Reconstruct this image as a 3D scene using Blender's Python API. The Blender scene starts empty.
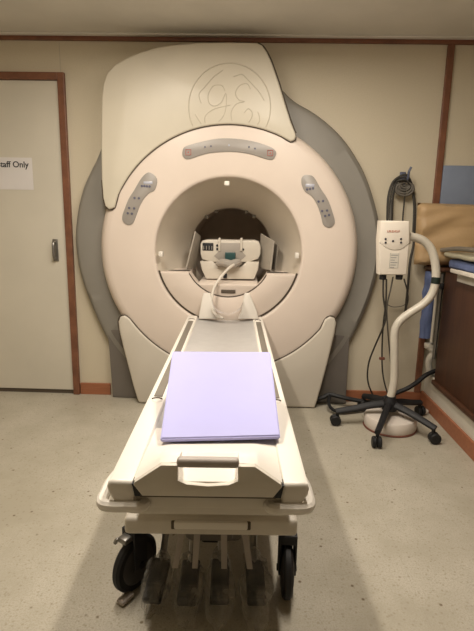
import bpy, bmesh, math, random
from mathutils import Vector, Matrix, noise
random.seed(7)
PI = math.pi
sc = bpy.context.scene
COL = sc.collection
R = math.radians

# ------------------------------------------------------------------ camera
CAMH, FPX = 1.27, 474.0
yaw, pit, rol = R(1.4), R(11.5), R(1.1)
FW = Vector((-math.sin(yaw)*math.cos(pit), math.cos(yaw)*math.cos(pit), -math.sin(pit)))
RT0 = Vector((math.cos(yaw), math.sin(yaw), 0)); UP0 = RT0.cross(FW)
RT = RT0*math.cos(rol)+UP0*math.sin(rol); UP = UP0*math.cos(rol)-RT0*math.sin(rol)
cam = bpy.data.cameras.new('camera'); camo = bpy.data.objects.new('camera', cam); COL.objects.link(camo)
M = Matrix((RT, UP, -FW)).transposed().to_4x4(); M.translation = Vector((0, 0, CAMH))
camo.matrix_world = M
cam.sensor_fit = 'VERTICAL'; cam.sensor_height = 24; cam.lens = FPX/631*24; cam.clip_start = .02
sc.camera = camo
def at(x, y, Y):
    d = FW+RT*((x-237)/FPX)-UP*((y-315.5)/FPX); t = Y/d.y
    return Vector((d.x*t, Y, CAMH+d.z*t))
def atz(x, y, z):
    d = FW+RT*((x-237)/FPX)-UP*((y-315.5)/FPX); t = (z-CAMH)/d.z
    return Vector((d.x*t, d.y*t, z))

# ------------------------------------------------------------------ materials
def lin(h):
    h = h.lstrip('#'); v = [int(h[i:i+2], 16)/255 for i in (0, 2, 4)]
    return tuple((c/12.92 if c <= .04045 else ((c+.055)/1.055)**2.4) for c in v)+(1,)
def mix_rgb(nt, fac, a, b, blend='MIX'):
    n = nt.nodes.new('ShaderNodeMix'); n.data_type = 'RGBA'; n.blend_type = blend
    for s, v in ((n.inputs[0], fac), (n.inputs[6], a), (n.inputs[7], b)):
        if hasattr(v, 'links'): nt.links.new(v, s)
        else: s.default_value = v
    return n.outputs[2]
def ramp(nt, src, p0, p1, c0=(0, 0, 0, 1), c1=(1, 1, 1, 1)):
    n = nt.nodes.new('ShaderNodeValToRGB'); nt.links.new(src, n.inputs[0])
    e = n.color_ramp.elements; e[0].position = p0; e[0].color = c0; e[1].position = p1; e[1].color = c1
    return n.outputs[0]
def noi(nt, scale, detail=3, vec=None, rough=.5):
    n = nt.nodes.new('ShaderNodeTexNoise'); n.inputs['Scale'].default_value = scale
    n.inputs['Detail'].default_value = detail; n.inputs['Roughness'].default_value = rough
    if vec is not None: nt.links.new(vec, n.inputs['Vector'])
    return n.outputs['Fac']
def coords(nt, kind='Object', sc_=(1, 1, 1), rot=(0, 0, 0)):
    t = nt.nodes.new('ShaderNodeTexCoord'); m = nt.nodes.new('ShaderNodeMapping')
    m.inputs['Scale'].default_value = sc_; m.inputs['Rotation'].default_value = rot
    nt.links.new(t.outputs[kind], m.inputs[0]); return m.outputs[0]
def newmat(name, rough=.5, metal=0, spec=.5):
    m = bpy.data.materials.new(name); m.use_nodes = True; nt = m.node_tree
    b = nt.nodes['Principled BSDF']; b.inputs['Roughness'].default_value = rough
    b.inputs['Metallic'].default_value = metal; b.inputs['Specular IOR Level'].default_value = spec
    return m, nt, b
def bump(nt, b, src, strength=.1, dist=.005):
    n = nt.nodes.new('ShaderNodeBump'); n.inputs['Strength'].default_value = strength
    n.inputs['Distance'].default_value = dist; nt.links.new(src, n.inputs['Height'])
    nt.links.new(n.outputs[0], b.inputs['Normal'])
def plain(name, col, rough=.5, metal=0, var=.06, scale=12, bstr=0, spec=.5):
    m, nt, b = newmat(name, rough, metal, spec)
    c = lin(col); d = tuple(x*(1-var*2.2) for x in c[:3])+(1,)
    v = coords(nt); f = noi(nt, scale, 4, v)
    nt.links.new(mix_rgb(nt, ramp(nt, f, .3, .7), d, c), b.inputs['Base Color'])
    if bstr: bump(nt, b, noi(nt, scale*9, 3, v), bstr)
    return m
def wood(name, c0, c1, grain=(30, 30, 2), rough=.45):
    m, nt, b = newmat(name, rough)
    v = coords(nt, 'Object', grain); f = noi(nt, 1.5, 6, v, .65)
    nt.links.new(mix_rgb(nt, ramp(nt, f, .3, .7), lin(c0), lin(c1)), b.inputs['Base Color'])
    bump(nt, b, f, .15, .002); return m
def floor_mat():
    m, nt, b = newmat('vinyl_floor', .38, spec=.4)
    v = coords(nt)
    base = mix_rgb(nt, ramp(nt, noi(nt, 3, 5, v), .35, .7), lin('#B5AFA1'), lin('#BEB8AA'))
    base = mix_rgb(nt, ramp(nt, noi(nt, 170, 5, v, .7), .36, .56), lin('#A39B89'), base)
    # wear blotches
    base = mix_rgb(nt, ramp(nt, noi(nt, 1.3, 6, coords(nt, 'Object', (1, 1, 1), (0, 0, .4)), .7), .42, .62), base, lin('#A39C8B'))
    # brown flecks
    vo = nt.nodes.new('ShaderNodeTexVoronoi'); vo.inputs['Scale'].default_value = 16; nt.links.new(v, vo.inputs['Vector'])
    fl = ramp(nt, vo.outputs['Distance'], .05, .12, (1, 1, 1, 1), (0, 0, 0, 1))
    gate = ramp(nt, noi(nt, 9, 2, v), .44, .5)
    mul = nt.nodes.new('ShaderNodeMath'); mul.operation = 'MULTIPLY'; nt.links.new(fl, mul.inputs[0]); nt.links.new(gate, mul.inputs[1])
    base = mix_rgb(nt, mul.outputs[0], base, lin('#6A5C45'))
    v2 = nt.nodes.new('ShaderNodeTexVoronoi'); v2.inputs['Scale'].default_value = 55; nt.links.new(v, v2.inputs['Vector'])
    base = mix_rgb(nt, ramp(nt, v2.outputs['Distance'], .12, .3, (.55, .55, .55, 1), (0, 0, 0, 1)), base, lin('#8F8671'))
    # tile joints
    br = nt.nodes.new('ShaderNodeTexBrick'); br.offset = 0; br.inputs['Scale'].default_value = 1
    br.inputs['Brick Width'].default_value = .305; br.inputs['Row Height'].default_value = .305
    br.inputs['Mortar Size'].default_value = .0012; br.inputs['Mortar Smooth'].default_value = .3
    nt.links.new(v, br.inputs['Vector'])
    j = nt.nodes.new('ShaderNodeMath'); j.operation = 'MULTIPLY'; j.inputs[1].default_value = .15; nt.links.new(br.outputs['Fac'], j.inputs[0])
    base = mix_rgb(nt, j.outputs[0], base, lin('#7B735F'))
    nt.links.new(base, b.inputs['Base Color'])
    rr = nt.nodes.new('ShaderNodeMapRange'); nt.links.new(noi(nt, 6, 4, v), rr.inputs[0]); rr.inputs[3].default_value = .28; rr.inputs[4].default_value = .55
    nt.links.new(rr.outputs[0], b.inputs['Roughness'])
    bump(nt, b, noi(nt, 8, 2, v), .03, .002)
    return m
def wall_mat():
    m, nt, b = newmat('wall_covering', .6, spec=.3)
    v = coords(nt)
    base = mix_rgb(nt, ramp(nt, noi(nt, 2, 3, v), .3, .7), lin('#CCC2AC'), lin('#D0C6B1'))
    base = mix_rgb(nt, ramp(nt, noi(nt, 120, 4, v, .6), .35, .7), lin('#CAC0AA'), base)
    nt.links.new(base, b.inputs['Base Color']); bump(nt, b, noi(nt, 150, 3, v), .12, .002); return m
def clear(name, tint='#E8ECEC', alpha=.75, rough=.15):
    m = bpy.data.materials.new(name); m.use_nodes = True; nt = m.node_tree; nt.nodes.clear()
    o = nt.nodes.new('ShaderNodeOutputMaterial'); t = nt.nodes.new('ShaderNodeBsdfTransparent')
    g = nt.nodes.new('ShaderNodeBsdfPrincipled'); g.inputs['Roughness'].default_value = rough; g.inputs['Base Color'].default_value = lin(tint)
    n = noi(nt, 14, 2.5, coords(nt)); f = nt.nodes.new('ShaderNodeMapRange'); nt.links.new(n, f.inputs[0])
    f.inputs[1].default_value = .45; f.inputs[2].default_value = .66
    f.inputs[3].default_value = (1-alpha)*.5; f.inputs[4].default_value = min(1, (1-alpha)*1.9)
    mx = nt.nodes.new('ShaderNodeMixShader'); nt.links.new(f.outputs[0], mx.inputs[0])
    nt.links.new(t.outputs[0], mx.inputs[1]); nt.links.new(g.outputs[0], mx.inputs[2]); nt.links.new(mx.outputs[0], o.inputs[0])
    return m
def emis(name, col, s):
    m, nt, b = newmat(name, .5); b.inputs['Emission Color'].default_value = lin(col); b.inputs['Emission Strength'].default_value = s
    b.inputs['Base Color'].default_value = lin(col)
    return m
MT = dict(
    floor=floor_mat(), wall=wall_mat(),
    ceiling=plain('ceiling_paint', '#E2DED5', .8, var=.04, scale=3),
    door=plain('door_paint', '#D2CCBD', .5, var=.03, scale=3),
    trim=wood('trim_wood', '#664130', '#855840', (6, 6, 6)),
    base=wood('baseboard_wood', '#8F583D', '#A46B4C', (3, 30, 30)),
    cab=wood('cabinet_wood', '#3E2619', '#5B3A27', (20, 20, 1.5)),
    cream=plain('gantry_plastic', '#DDCFC2', .42, var=.025, scale=4, bstr=.02),
    cover=plain('cover_plastic', '#D0C8B6', .42, var=.025, scale=4),
    foot=plain('foot_plastic', '#D0C8BA', .42, var=.03, scale=4),
    bore=plain('bore_cream_shaded', '#B8AA9C', .6, var=.05),  # cream plastic darkened, the unlit look of the bore is in the colour
    flare=plain('flare_plastic', '#D2C7B6', .45, var=.03, scale=4),
    grey=plain('grey_plastic', '#8B877F', .5, var=.03, scale=5),
    dgrey=plain('dark_grey_plastic', '#726C66', .5, var=.04, scale=5),
    gasket=plain('gasket_rubber', '#554A3E', .7),
    panelgrey=plain('panel_grey', '#99938C', .4, var=.02),
    button=plain('button_blue_grey', '#5F5E72', .4),
    display=plain('display_pale', '#B9BBC8', .25),
    red=plain('button_red', '#B5625A', .4),
    white=plain('table_plastic', '#E4DED4', .35, var=.02, scale=5),
    shade=plain('table_plastic_shaded', '#D2CBBE', .45, var=.03),  # darker copy of the table plastic, shade put into the colour
    strip=plain('strip_grey', '#787166', .5),
    top=plain('tabletop_grey', '#E8E5E2', .28, var=.03, scale=20),
    handle=plain('handle_grey', '#A89F97', .45),
    pad=plain('lavender_vinyl', '#A2A1D6', .5, var=.015, scale=6, bstr=.03),
    black=plain('black_rubber', '#121214', .6, var=.1),
    blackpl=plain('black_plastic', '#17171A', .6, var=.1),
    hub=plain('wheel_hub', '#3E3B39', .5, var=.1),
    steel=plain('steel', '#8E8B86', .35, .8, var=.1),
    pedal=plain('pedal_plastic', '#1D2024', .5, var=.15),
    bag=clear('plastic_bag', '#B4B0A6', .74, .3),
    clearpl=clear('clear_plastic', '#DDDAE0', .75, .1),
    polewhite=plain('pole_enamel', '#D6CFC0', .35, var=.03),
    boxwhite=plain('box_plastic', '#E6DDCF', .4, var=.02),
    band=plain('green_band', '#1C2A22', .5),
    led=plain('dark_dots', '#3A3A40', .4), redprint=plain('red_print', '#C9745A', .6),
    label=plain('label_print', '#8C8A86', .6), labelbg=plain('label_paper', '#D8D2C6', .6),
    drum=plain('weight_white', '#D9CFC4', .5, var=.03), drumrim=plain('weight_rim', '#7A4A3C', .6),
    cable=plain('cable_dark', '#3B3833', .55), cablegrey=plain('cable_grey', '#6B665E', .55),
    cablewhite=plain('cable_white', '#DDD5C8', .5), hook=plain('hook_blue', '#565C70', .45),
    tan=plain('tan_vinyl', '#B89A72', .55, var=.07, scale=5, bstr=.2),
    blue=plain('blue_cloth', '#6C7BA6', .8, var=.12, scale=14, bstr=.2),
    bluedk=plain('blue_grey_vinyl', '#5D6680', .6, var=.1),
    board=plain('blue_grey_board', '#7F8A9E', .6, var=.04),
    sage=plain('sage_vinyl', '#A9A48E', .5, var=.05),
    paper=plain('paper', '#DCD8D6', .7, var=.01), ink=plain('ink', '#26262A', .7),
    teal=plain('teal_plastic', '#31504F', .3), coil=plain('coil_plastic', '#D2CABC', .4, var=.03),
    coilgrey=plain('coil_grey', '#A79F95', .5), sidepad=plain('side_panel_grey', '#A39B8F', .5),
    emboss=plain('emblem_relief_shade', '#C8BFAD', .5), lampframe=plain('lamp_frame', '#E8E6E0', .4),  # emblem a little darker than the cover, relief shading partly in the colour
    lamp=emis('lamp_diffuser', '#FFEFDC', 8.0),
)

# ------------------------------------------------------------------ mesh helpers
def obj(name, bm, mat, parent=None, smooth=True, angle=35):
    me = bpy.data.meshes.new(name); bmesh.ops.recalc_face_normals(bm, faces=bm.faces[:])
    bm.to_mesh(me); bm.free(); me.materials.append(MT[mat] if isinstance(mat, str) else mat)
    if smooth:
        for p in me.polygons: p.use_smooth = True
        me.set_sharp_from_angle(angle=R(angle))
    o = bpy.data.objects.new(name, me); COL.objects.link(o)
    if parent is not None: o.parent = parent
    return o
def thing(name, label, cat, loc=(0, 0, 0), rz=0, group=None):
    o = bpy.data.objects.new(name, None); COL.objects.link(o); o.location = loc; o.rotation_euler = (0, 0, rz)
    o.empty_display_size = .05; tag(o, label, cat, group); return o
def tag(o, label, cat, group=None):
    o['label'] = label; o['category'] = cat
    if group: o['group'] = group
    return o
def struct(name, bm, mat, smooth=False, parent=None):
    o = obj(name, bm, mat, parent, smooth)
    if parent is None: o['kind'] = 'structure'
    return o
def B(): return bmesh.new()
def box(bm, x0, x1, y0, y1, z0, z1, bev=0, seg=2, mat=None):
    vs = [bm.verts.new((x, y, z)) for x in (x0, x1) for y in (y0, y1) for z in (z0, z1)]
    fs = [bm.faces.new([vs[i] for i in f]) for f in ((0, 1, 3, 2), (4, 6, 7, 5), (0, 4, 5, 1), (2, 3, 7, 6), (0, 2, 6, 4), (1, 5, 7, 3))]
    if bev:
        es = list({e for f in fs for e in f.edges})
        r = bmesh.ops.bevel(bm, geom=es, offset=bev, segments=seg, profile=.5, affect='EDGES')
        vs = list({v for f in r['faces'] for v in f.verts})
    if mat is not None: bmesh.ops.transform(bm, matrix=mat, verts=vs)
    return bm
def prism(bm, pts, d, bev=0, seg=3, both=False):
    """pts: list of Vector outline; d: extrusion vector away from the viewer face"""
    vs = [bm.verts.new(p) for p in pts]; f = bm.faces.new(vs)
    r = bmesh.ops.extrude_face_region(bm, geom=[f], use_keep_orig=True)
    nv = [g for g in r['geom'] if isinstance(g, bmesh.types.BMVert)]
    bmesh.ops.translate(bm, vec=Vector(d), verts=nv)
    if bev:
        es = list(f.edges)
        if both:
            for g in r['geom']:
                if isinstance(g, bmesh.types.BMFace): es += list(g.edges)
        bmesh.ops.bevel(bm, geom=list(set(es)), offset=bev, segments=seg, profile=.5, affect='EDGES', clamp_overlap=True)
    return bm
def cr(pts, n=8, closed=False):
    P = [Vector(p) for p in pts]; out = []; m = len(P)
    for i in range(m if closed else m-1):
        if closed: a, b, c, d = P[(i-1) % m], P[i], P[(i+1) % m], P[(i+2) % m]
        else: a, b, c, d = P[max(i-1, 0)], P[i], P[i+1], P[min(i+2, m-1)]
        for k in range(n):
            t = k/n
            out.append(.5*((2*b)+(c-a)*t+(2*a-5*b+4*c-d)*t*t+(3*b-a-3*c+d)*t**3))
    if not closed: out.append(P[-1])
    return out
def tube(bm, pts, r, n=8, smooth=6, closed=False, cap=True, flat=1.0):
    P = cr(pts, smooth, closed) if smooth else [Vector(p) for p in pts]
    m = len(P); rings = []
    rr = r if callable(r) else (lambda t: r)
    T = []
    for i in range(m):
        if closed: t = P[(i+1) % m]-P[(i-1) % m]
        else: t = P[min(i+1, m-1)]-P[max(i-1, 0)]
        T.append(t.normalized())
    u = T[0].orthogonal().normalized()
    for i in range(m):
        u = (u-T[i]*u.dot(T[i]))
        if u.length < 1e-6: u = T[i].orthogonal()
        u.normalize(); v = T[i].cross(u); q = rr(i/max(1, m-1))
        rings.append([bm.verts.new(P[i]+u*q*math.cos(2*PI*k/n)+v*q*flat*math.sin(2*PI*k/n)) for k in range(n)])
    for i in range(m if closed else m-1):
        a, b = rings[i], rings[(i+1) % m]
        for k in range(n): bm.faces.new((a[k], a[(k+1) % n], b[(k+1) % n], b[k]))
    if cap and not closed:
        bm.faces.new(rings[0]); bm.faces.new(rings[-1][::-1])
    return bm
def lathe(bm, prof, c, axis='Z', n=48, a0=0, a1=2*PI, capends=False):
    """prof: (r, h) ; axis Z: around vertical at c; axis Y: around y axis; axis X"""
    full = abs(a1-a0-2*PI) < 1e-6; m = n if full else n+1; rings = []
    for (r, h) in prof:
        ring = []
        for k in range(m):
            a = a0+(a1-a0)*k/n; x, y = r*math.cos(a), r*math.sin(a)
            p = {'Z': (c[0]+x, c[1]+y, c[2]+h), 'Y': (c[0]+x, c[1]+h, c[2]+y), 'X': (c[0]+h, c[1]+x, c[2]+y)}[axis]
            ring.append(bm.verts.new(p))
        rings.append(ring)
    for i in range(len(rings)-1):
        for k in range(m if full else m-1):
            a, b = rings[i], rings[i+1]; bm.faces.new((a[k], a[(k+1) % m], b[(k+1) % m], b[k]))
    if capends:
        for rg in (rings[0], rings[-1]):
            try: bm.faces.new(rg)
            except Exception: pass
    bmesh.ops.remove_doubles(bm, verts=bm.verts[:], dist=1e-6)
    return bm
def cyl(bm, c, r, h0, h1, axis='Z', n=24, bev=.0):
    pr = [(0.0001, h0), (r-bev, h0), (r, h0+bev), (r, h1-bev), (r-bev, h1), (0.0001, h1)] if bev else [(0.0001, h0), (r, h0), (r, h1), (0.0001, h1)]
    return lathe(bm, pr, c, axis, n)
def rot(bm, ang, axis, cen, verts=None):
    bmesh.ops.rotate(bm, cent=cen, matrix=Matrix.Rotation(ang, 3, axis), verts=verts or bm.verts[:]); return bm

WY = 3.25      # face of the back wall
CZ = 2.388      # ceiling height
XR, XL, YB = 2.25, -2.25, -2.0

# ------------------------------------------------------------------ room
bm = B(); box(bm, XL-.1, XR+.1, YB-.1, WY+.1, -.06, 0); struct('floor', bm, 'floor')
bm = B(); box(bm, XL-.1, XR+.1, YB-.1, WY+.1, CZ, CZ+.06); struct('ceiling', bm, 'ceiling')
GC = Vector((-.142, 0, 1.05))       # axis of the bore
# back wall with a round opening behind the scanner
bm = B(); rh = .55
corners = [(XL, 0), (XR, 0), (XR, CZ), (XL, CZ)]
angs = sorted([2*PI*k/64 for k in range(64)]+[math.atan2(z-GC.z, x-GC.x) % (2*PI) for x, z in corners])
def edgepoint(a):
    c, s = math.cos(a), math.sin(a); ts = []
    if c > 1e-9: ts.append((XR-GC.x)/c)
    if c < -1e-9: ts.append((XL-GC.x)/c)
    if s > 1e-9: ts.append((CZ-GC.z)/s)
    if s < -1e-9: ts.append((0-GC.z)/s)
    t = min(ts); return GC.x+c*t, GC.z+s*t
inn = [bm.verts.new((GC.x+rh*math.cos(a), WY, GC.z+rh*math.sin(a))) for a in angs]
out = [bm.verts.new((edgepoint(a)[0], WY, edgepoint(a)[1])) for a in angs]
for i in range(len(angs)):
    j = (i+1) % len(angs); bm.faces.new((inn[i], inn[j], out[j], out[i]))
r_ = bmesh.ops.extrude_face_region(bm, geom=bm.faces[:], use_keep_orig=True)
bmesh.ops.translate(bm, vec=(0, .1, 0), verts=[g for g in r_['geom'] if isinstance(g, bmesh.types.BMVert)])
struct('wall_back', bm, 'wall')
for nm, x0, x1, y0, y1 in (('wall_left', XL-.1, XL, YB, WY), ('wall_right', XR, XR+.1, YB, WY), ('wall_front', XL-.1, XR+.1, YB-.1, YB)):
    bm = B(); box(bm, x0, x1, y0, y1, 0, CZ); struct(nm, bm, 'wall')
# low cream curb along the right with its baseboard
CX = 1.262
bm = B(); box(bm, CX, XR, .3, WY-.001, 0, .24, .004); struct('trim_2', bm, 'door')
bm = B(); box(bm, CX-.018, CX, .3, WY, 0, .095, .004); struct('baseboard_right', bm, 'base')
bm = B(); box(bm, -1.205, at(111, 386, WY).x, WY-.016, WY-.0005, 0, .085, .003); struct('baseboard_left', bm, 'base')
bm = B(); box(bm, .705, CX-.018, WY-.016, WY-.0005, 0, .085, .003); struct('baseboard_back', bm, 'base')
# crown strip and its pale lip
bm = B(); box(bm, XL, XR, WY-.022, WY, CZ-.036, CZ-.012, .003); struct('trim_3', bm, 'trim')
bm = B(); box(bm, XL, XR, WY-.05, WY, CZ-.012, CZ, .002); struct('trim_4', bm, 'ceiling')
# vertical strip right
x0 = at(444.5, 100, WY-.01).x
bm = B(); box(bm, 1.193, 1.236, WY-.02, WY, .085, CZ-.036, .004); struct('trim_5', bm, 'trim')
# door with its frame
dt, di = 2.118, -1.254
bm = B(); box(bm, XL+.02, di+.008, WY-.012, WY+.02, .03, dt-.002, .003); door = struct('door_1', bm, 'door')
bm = B(); box(bm, XL+.02, di, WY-.004, WY, .0, .03); struct('door_gap_shade', bm, 'gasket', parent=door)  # dark strip painted in for the shaded gap under the door
bm = B()
box(bm, di, di+.045, WY-.03, WY, 0, dt+.045, .004)
struct('door_frame', bm, 'trim', parent=door)
bm = B(); box(bm, XL+.001, di+.002, WY-.03, WY, dt, dt+.045, .004); struct('door_lintel', bm, 'trim', parent=door)
hx = at(56.5, 250, WY).x; hz0, hz1 = at(56, 261, WY).z, at(56, 239, WY).z
bm = B(); box(bm, hx-.018, hx+.018, WY-.02, WY-.01, hz0, hz1, .003)
tube(bm, [(hx, WY-.015, hz1-.02), (hx, WY-.05, hz1-.03), (hx, WY-.05, hz0+.03), (hx, WY-.015, hz0+.02)], .009)
obj('handle', bm, 'steel', door)
# wall covering seams
for px in (60,):
    x = at(px, 60, WY).x; bm = B(); box(bm, x-.0005, x+.0005, WY-.0007, WY, dt+.05, CZ-.04); struct('trim_6', bm, 'label')

# ceiling lights (run along the room)
for i, (lx, ly) in enumerate(((-.64, 1.72), (.31, 1.72))):
    t = thing('ceiling_light', ('long ceiling light left of the patient table', 'long ceiling light right of the patient table',
              'long ceiling light behind the camera on the left', 'long ceiling light behind the camera on the right')[i], 'light', (lx, ly, CZ), 0, 'ceiling lights')
    bm = B(); box(bm, -.12, .12, -.63, .63, -.035, 0, .006); obj('housing', bm, 'lampframe', t)
    bm = B(); box(bm, -.05, .05, -.6, .6, -.085, -.0355, .02, 3); obj('diffuser', bm, 'lamp', t)
    l = bpy.data.lights.new('lamp', 'AREA'); l.shape = 'RECTANGLE'; l.size = .07; l.size_y = 1.15
    l.energy = (31, 29, 3, 3)[i]; l.color = (1, .91, .79)
    lo = bpy.data.objects.new('tube_light', l); COL.objects.link(lo); lo.location = (0, 0, -.09); lo.parent = t

# ------------------------------------------------------------------ scanner
scan = thing('mri_scanner', 'big cream MRI scanner with round bore and grey outer shell', 'scanner', (GC.x, 3.1, 0))
inv = Matrix.Translation(-Vector((GC.x, 3.1, 0)))
def sp(name, bm, mat, parent=None, smooth=True, angle=35):
    o = obj(name, bm, mat, parent or scan, smooth, angle)
    if parent is None: o.matrix_parent_inverse = inv
    return o
FY = 3.10
def pol(a, r, y): return Vector((GC.x+r*math.cos(R(a)), y, GC.z+r*math.sin(R(a))))
bm = B(); lathe(bm, [(.474, .05), (.478, .012), (.486, .003), (.50, 0), (.775, 0), (.80, .004), (.822, .016), (.838, .035), (.848, .06), (.85, .10), (.80, .12)], (GC.x, FY, GC.z), 'Y', 128)
sp('front_ring', bm, 'cream', angle=50)
bm = B(); lathe(bm, [(.476, .03), (.45, .09), (.41, .18), (.36, .30), (.31, .42), (.30, .45)], (GC.x, FY, GC.z), 'Y', 96); sp('flared_opening', bm, 'flare', angle=60)
bm = B(); lathe(bm, [(.30, .45), (.30, 1.0), (.001, 1.001)], (GC.x, FY, GC.z), 'Y', 96)
lathe(bm, [(.33, .43), (.33, 1.03), (.001, 1.031)], (GC.x, FY, GC.z), 'Y', 48); sp('bore_tube', bm, 'bore')
for a in (112, 68, 55, 128):
    q = pol(a, .291, FY+.45); bm = B(); box(bm, q.x-.012, q.x+.012, FY+.43, FY+.46, q.z-.010, q.z+.010, .003); sp('bore_clip', bm, 'strip')
# grey shell
SY = 3.212
shp = [(76, 240), (76.5, 225), (79, 207), (84, 188), (91, 172), (97, 160), (102, 147), (108, 132), (122, 110), (145, 90), (175, 78), (205, 70), (235, 68), (262, 76), (281, 90),
       (288, 97), (297, 104), (311, 112), (326, 123), (341, 137.5), (353, 154), (364, 174), (372, 196), (378, 220), (380, 243), (378, 267), (372, 291), (363, 315), (352, 337), (341, 354), (322, 375), (295, 392),
       (262, 400), (228, 402), (195, 400), (160, 388), (134, 370), (115, 350), (104, 332), (94, 310), (85, 287), (79, 265)]
op = cr([at(x, y, SY) for x, y in shp], 4, True)
for p in op: p.z = max(p.z, .04)
bm = B(); rings = []
def ringr(f, y, rin):
    v = []
    for p in op:
        d = Vector((p.x-GC.x, 0, p.z-GC.z)); L = d.length; d.normalize()
        rr = rin+(L-rin)*f; v.append(bm.verts.new((GC.x+d.x*rr, y, GC.z+d.z*rr)))
    rings.append(v)
ringr(0, FY+.075, .81); ringr(.5, FY+.092, .81); ringr(.85, SY-.03, .81); ringr(.97, SY-.014, .81); ringr(1, SY, .81); ringr(1, WY-.003, .81); ringr(0, WY-.003, .81)
for i in range(len(rings)-1):
    a, b = rings[i], rings[i+1]; n = len(a)
    for k in range(n): bm.faces.new((a[k], a[(k+1) % n], b[(k+1) % n], b[k]))
sp('grey_shell', bm, 'grey', angle=40)
bm = B(); tube(bm, [p+Vector((0, .028, 0)) for p in op], .010, 6, 0, True); sp('shell_shadow_line', bm, 'gasket')  # dark tube drawn as the shadow gap between shell and wall
# dark lower sides
xl, xr = at(110.5, 370, 3.22).x, at(347, 370, 3.22).x
bm = B(); prism(bm, [Vector((xl, 3.185, .5)), Vector((xl+.02, 3.185, .004)), Vector((xr, 3.185, .004)), Vector((xr-.005, 3.185, .5))], (0, .06, 0), .006); sp('lower_base', bm, 'dgrey')
# top cover
CY = 3.085
left = [at(*q, CY) for q in ((103, 198), (101.5, 180), (101, 150), (101, 120), (101.5, 98), (103, 84), (107, 73), (115, 64.5), (128, 57), (142, 51.5), (158, 47), (176, 44.5), (200, 42.5), (230, 42), (257, 42.5))]
right = [at(*q, CY) for q in ((262, 45), (267, 52), (272, 63), (279, 83), (285, 103), (291, 122), (295.5, 133))]
arc = [pol(a, .792, CY) for a in range(66, 156, 3)]
tipR = [at(*q, CY) for q in ((296, 137), (294.5, 140), (290.5, 141.5))]
tipL = [at(*q, CY) for q in ((114.5, 207.5), (109, 209.5), (105, 206))]
cov = left+right+tipR+[p for p in arc if p.x < at(288, 140, CY).x and p.z > at(117, 204, CY).z]+tipL
bm = B(); prism(bm, cov, (0, WY-.004-CY, 0), .010, 3); cvr = sp('top_cover', bm, 'cover')
gl = [p+Vector((0, .013, 0)) for p in tipR[:]+[q for q in arc if q.x < at(288, 140, CY).x and q.z > at(117, 204, CY).z]+tipL]
bm = B(); tube(bm, [right[-2]+Vector((.002, .012, 0))]+gl+[left[0]+Vector((-.003, .013, 0)), left[1]+Vector((-.002, .013, 0))], .0048, 6, 2); sp('cover_gasket', bm, 'gasket')
gt = [p+Vector((.003, .016, .001)) for p in left[-1:]+right]
bm = B(); tube(bm, gt, .006, 6, 2); sp('cover_gasket', bm, 'gasket')
# emblem in low relief: ring with script monogram and swashes, cut off by the cover's lower edge
ec = at(229.5, 107.5, CY); er = .25
def eseg(fn, n, r=.0026):
    run = []; bmx = emb
    def flush():
        if len(run) > 2: tube(bmx, run, r, 6, 0)
    for i in range(n+1):
        u, v = fn(i/n); p = Vector((ec.x+u*er, CY-.0005, ec.z+v*er))
        if (Vector((p.x, 0, p.z))-GC).length > .806: run.append(p)
        else: flush(); run = []
    flush()
emb = B()
eseg(lambda t: (math.cos(2*PI*t), math.sin(2*PI*t)), 96, .0035)
def curve2(pts, n=60, r=.0026):
    q = cr([Vector((a, b, 0)) for a, b in pts], 12)
    eseg(lambda t: (q[min(len(q)-1, int(t*(len(q)-1)))].x, q[min(len(q)-1, int(t*(len(q)-1)))].y), len(q)-1, r)
for k in range(4):
    a = PI/2*k+.2
    curve2([(math.cos(a+t*1.25)*(.86-.1*math.sin(PI*t)-.16*(t > .8)*(t-.8)*5), math.sin(a+t*1.25)*(.86-.1*math.sin(PI*t)-.16*(t > .8)*(t-.8)*5)) for t in (0, .2, .4, .6, .8, 1)])
curve2([(-.12, .38), (-.2, .5), (-.4, .48), (-.52, .3), (-.5, .1), (-.36, .03), (-.2, .12), (-.1, .32), (-.08, .1), (-.14, -.18), (-.34, -.38), (-.56, -.4), (-.6, -.22), (-.42, -.06), (-.16, .02), (.02, .06)])
curve2([(.5, .42), (.42, .54), (.24, .5), (.14, .34), (.22, .18), (.36, .14), (.16, .08), (.04, -.12), (.1, -.36), (.3, -.42), (.5, -.3), (.56, -.12), (.46, -.02), (.36, -.12)])
o = sp('emblem', emb, 'emboss', cvr); o['label'] = 'round script emblem in low relief'
# feet
lf = [at(*q, CY) for q in ((129, 318.5), (124.5, 315.5), (120, 317), (118, 322), (119, 331), (123, 348), (128, 367), (133, 386), (137.5, 401))]
bl = Vector((lf[-1].x+.012, CY, .004)); br = Vector((-.24, CY, .004))
lfo = lf+[bl, br]+[pol(a, .792, CY) for a in range(262, 217, -3)]
bm = B(); prism(bm, lfo, (0, WY-.006-CY, 0), .014, 3); sp('foot_cover', bm, 'foot')
rf = [at(*q, CY) for q in ((325, 319.5), (330, 316.5), (334.5, 318), (336.5, 323), (335, 333), (331, 350), (326, 370), (321, 388), (317, 402))]
rfo = rf+[Vector((rf[-1].x-.012, CY, .004)), Vector((.0, CY, .004))]+[pol(a, .792, CY) for a in range(280, 324, 3)]
bm = B(); prism(bm, rfo, (0, WY-.006-CY, 0), .014, 3); sp('foot_cover', bm, 'foot')
for pts in ([pol(a, .79, CY+.013) for a in range(262, 214, -3)]+[p+Vector((-.002, .014, .001)) for p in lf[:6]], [pol(a, .79, CY+.013) for a in range(280, 325, 3)]+[p+Vector((.002, .014, .001)) for p in rf[:6]]):
    bm = B(); tube(bm, pts, .0052, 6, 2); sp('foot_gasket', bm, 'gasket')
bm = B(); box(bm, -.25, .01, FY-.005, 3.2, .01, .30, .005); sp('lower_base', bm, 'dgrey')
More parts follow.
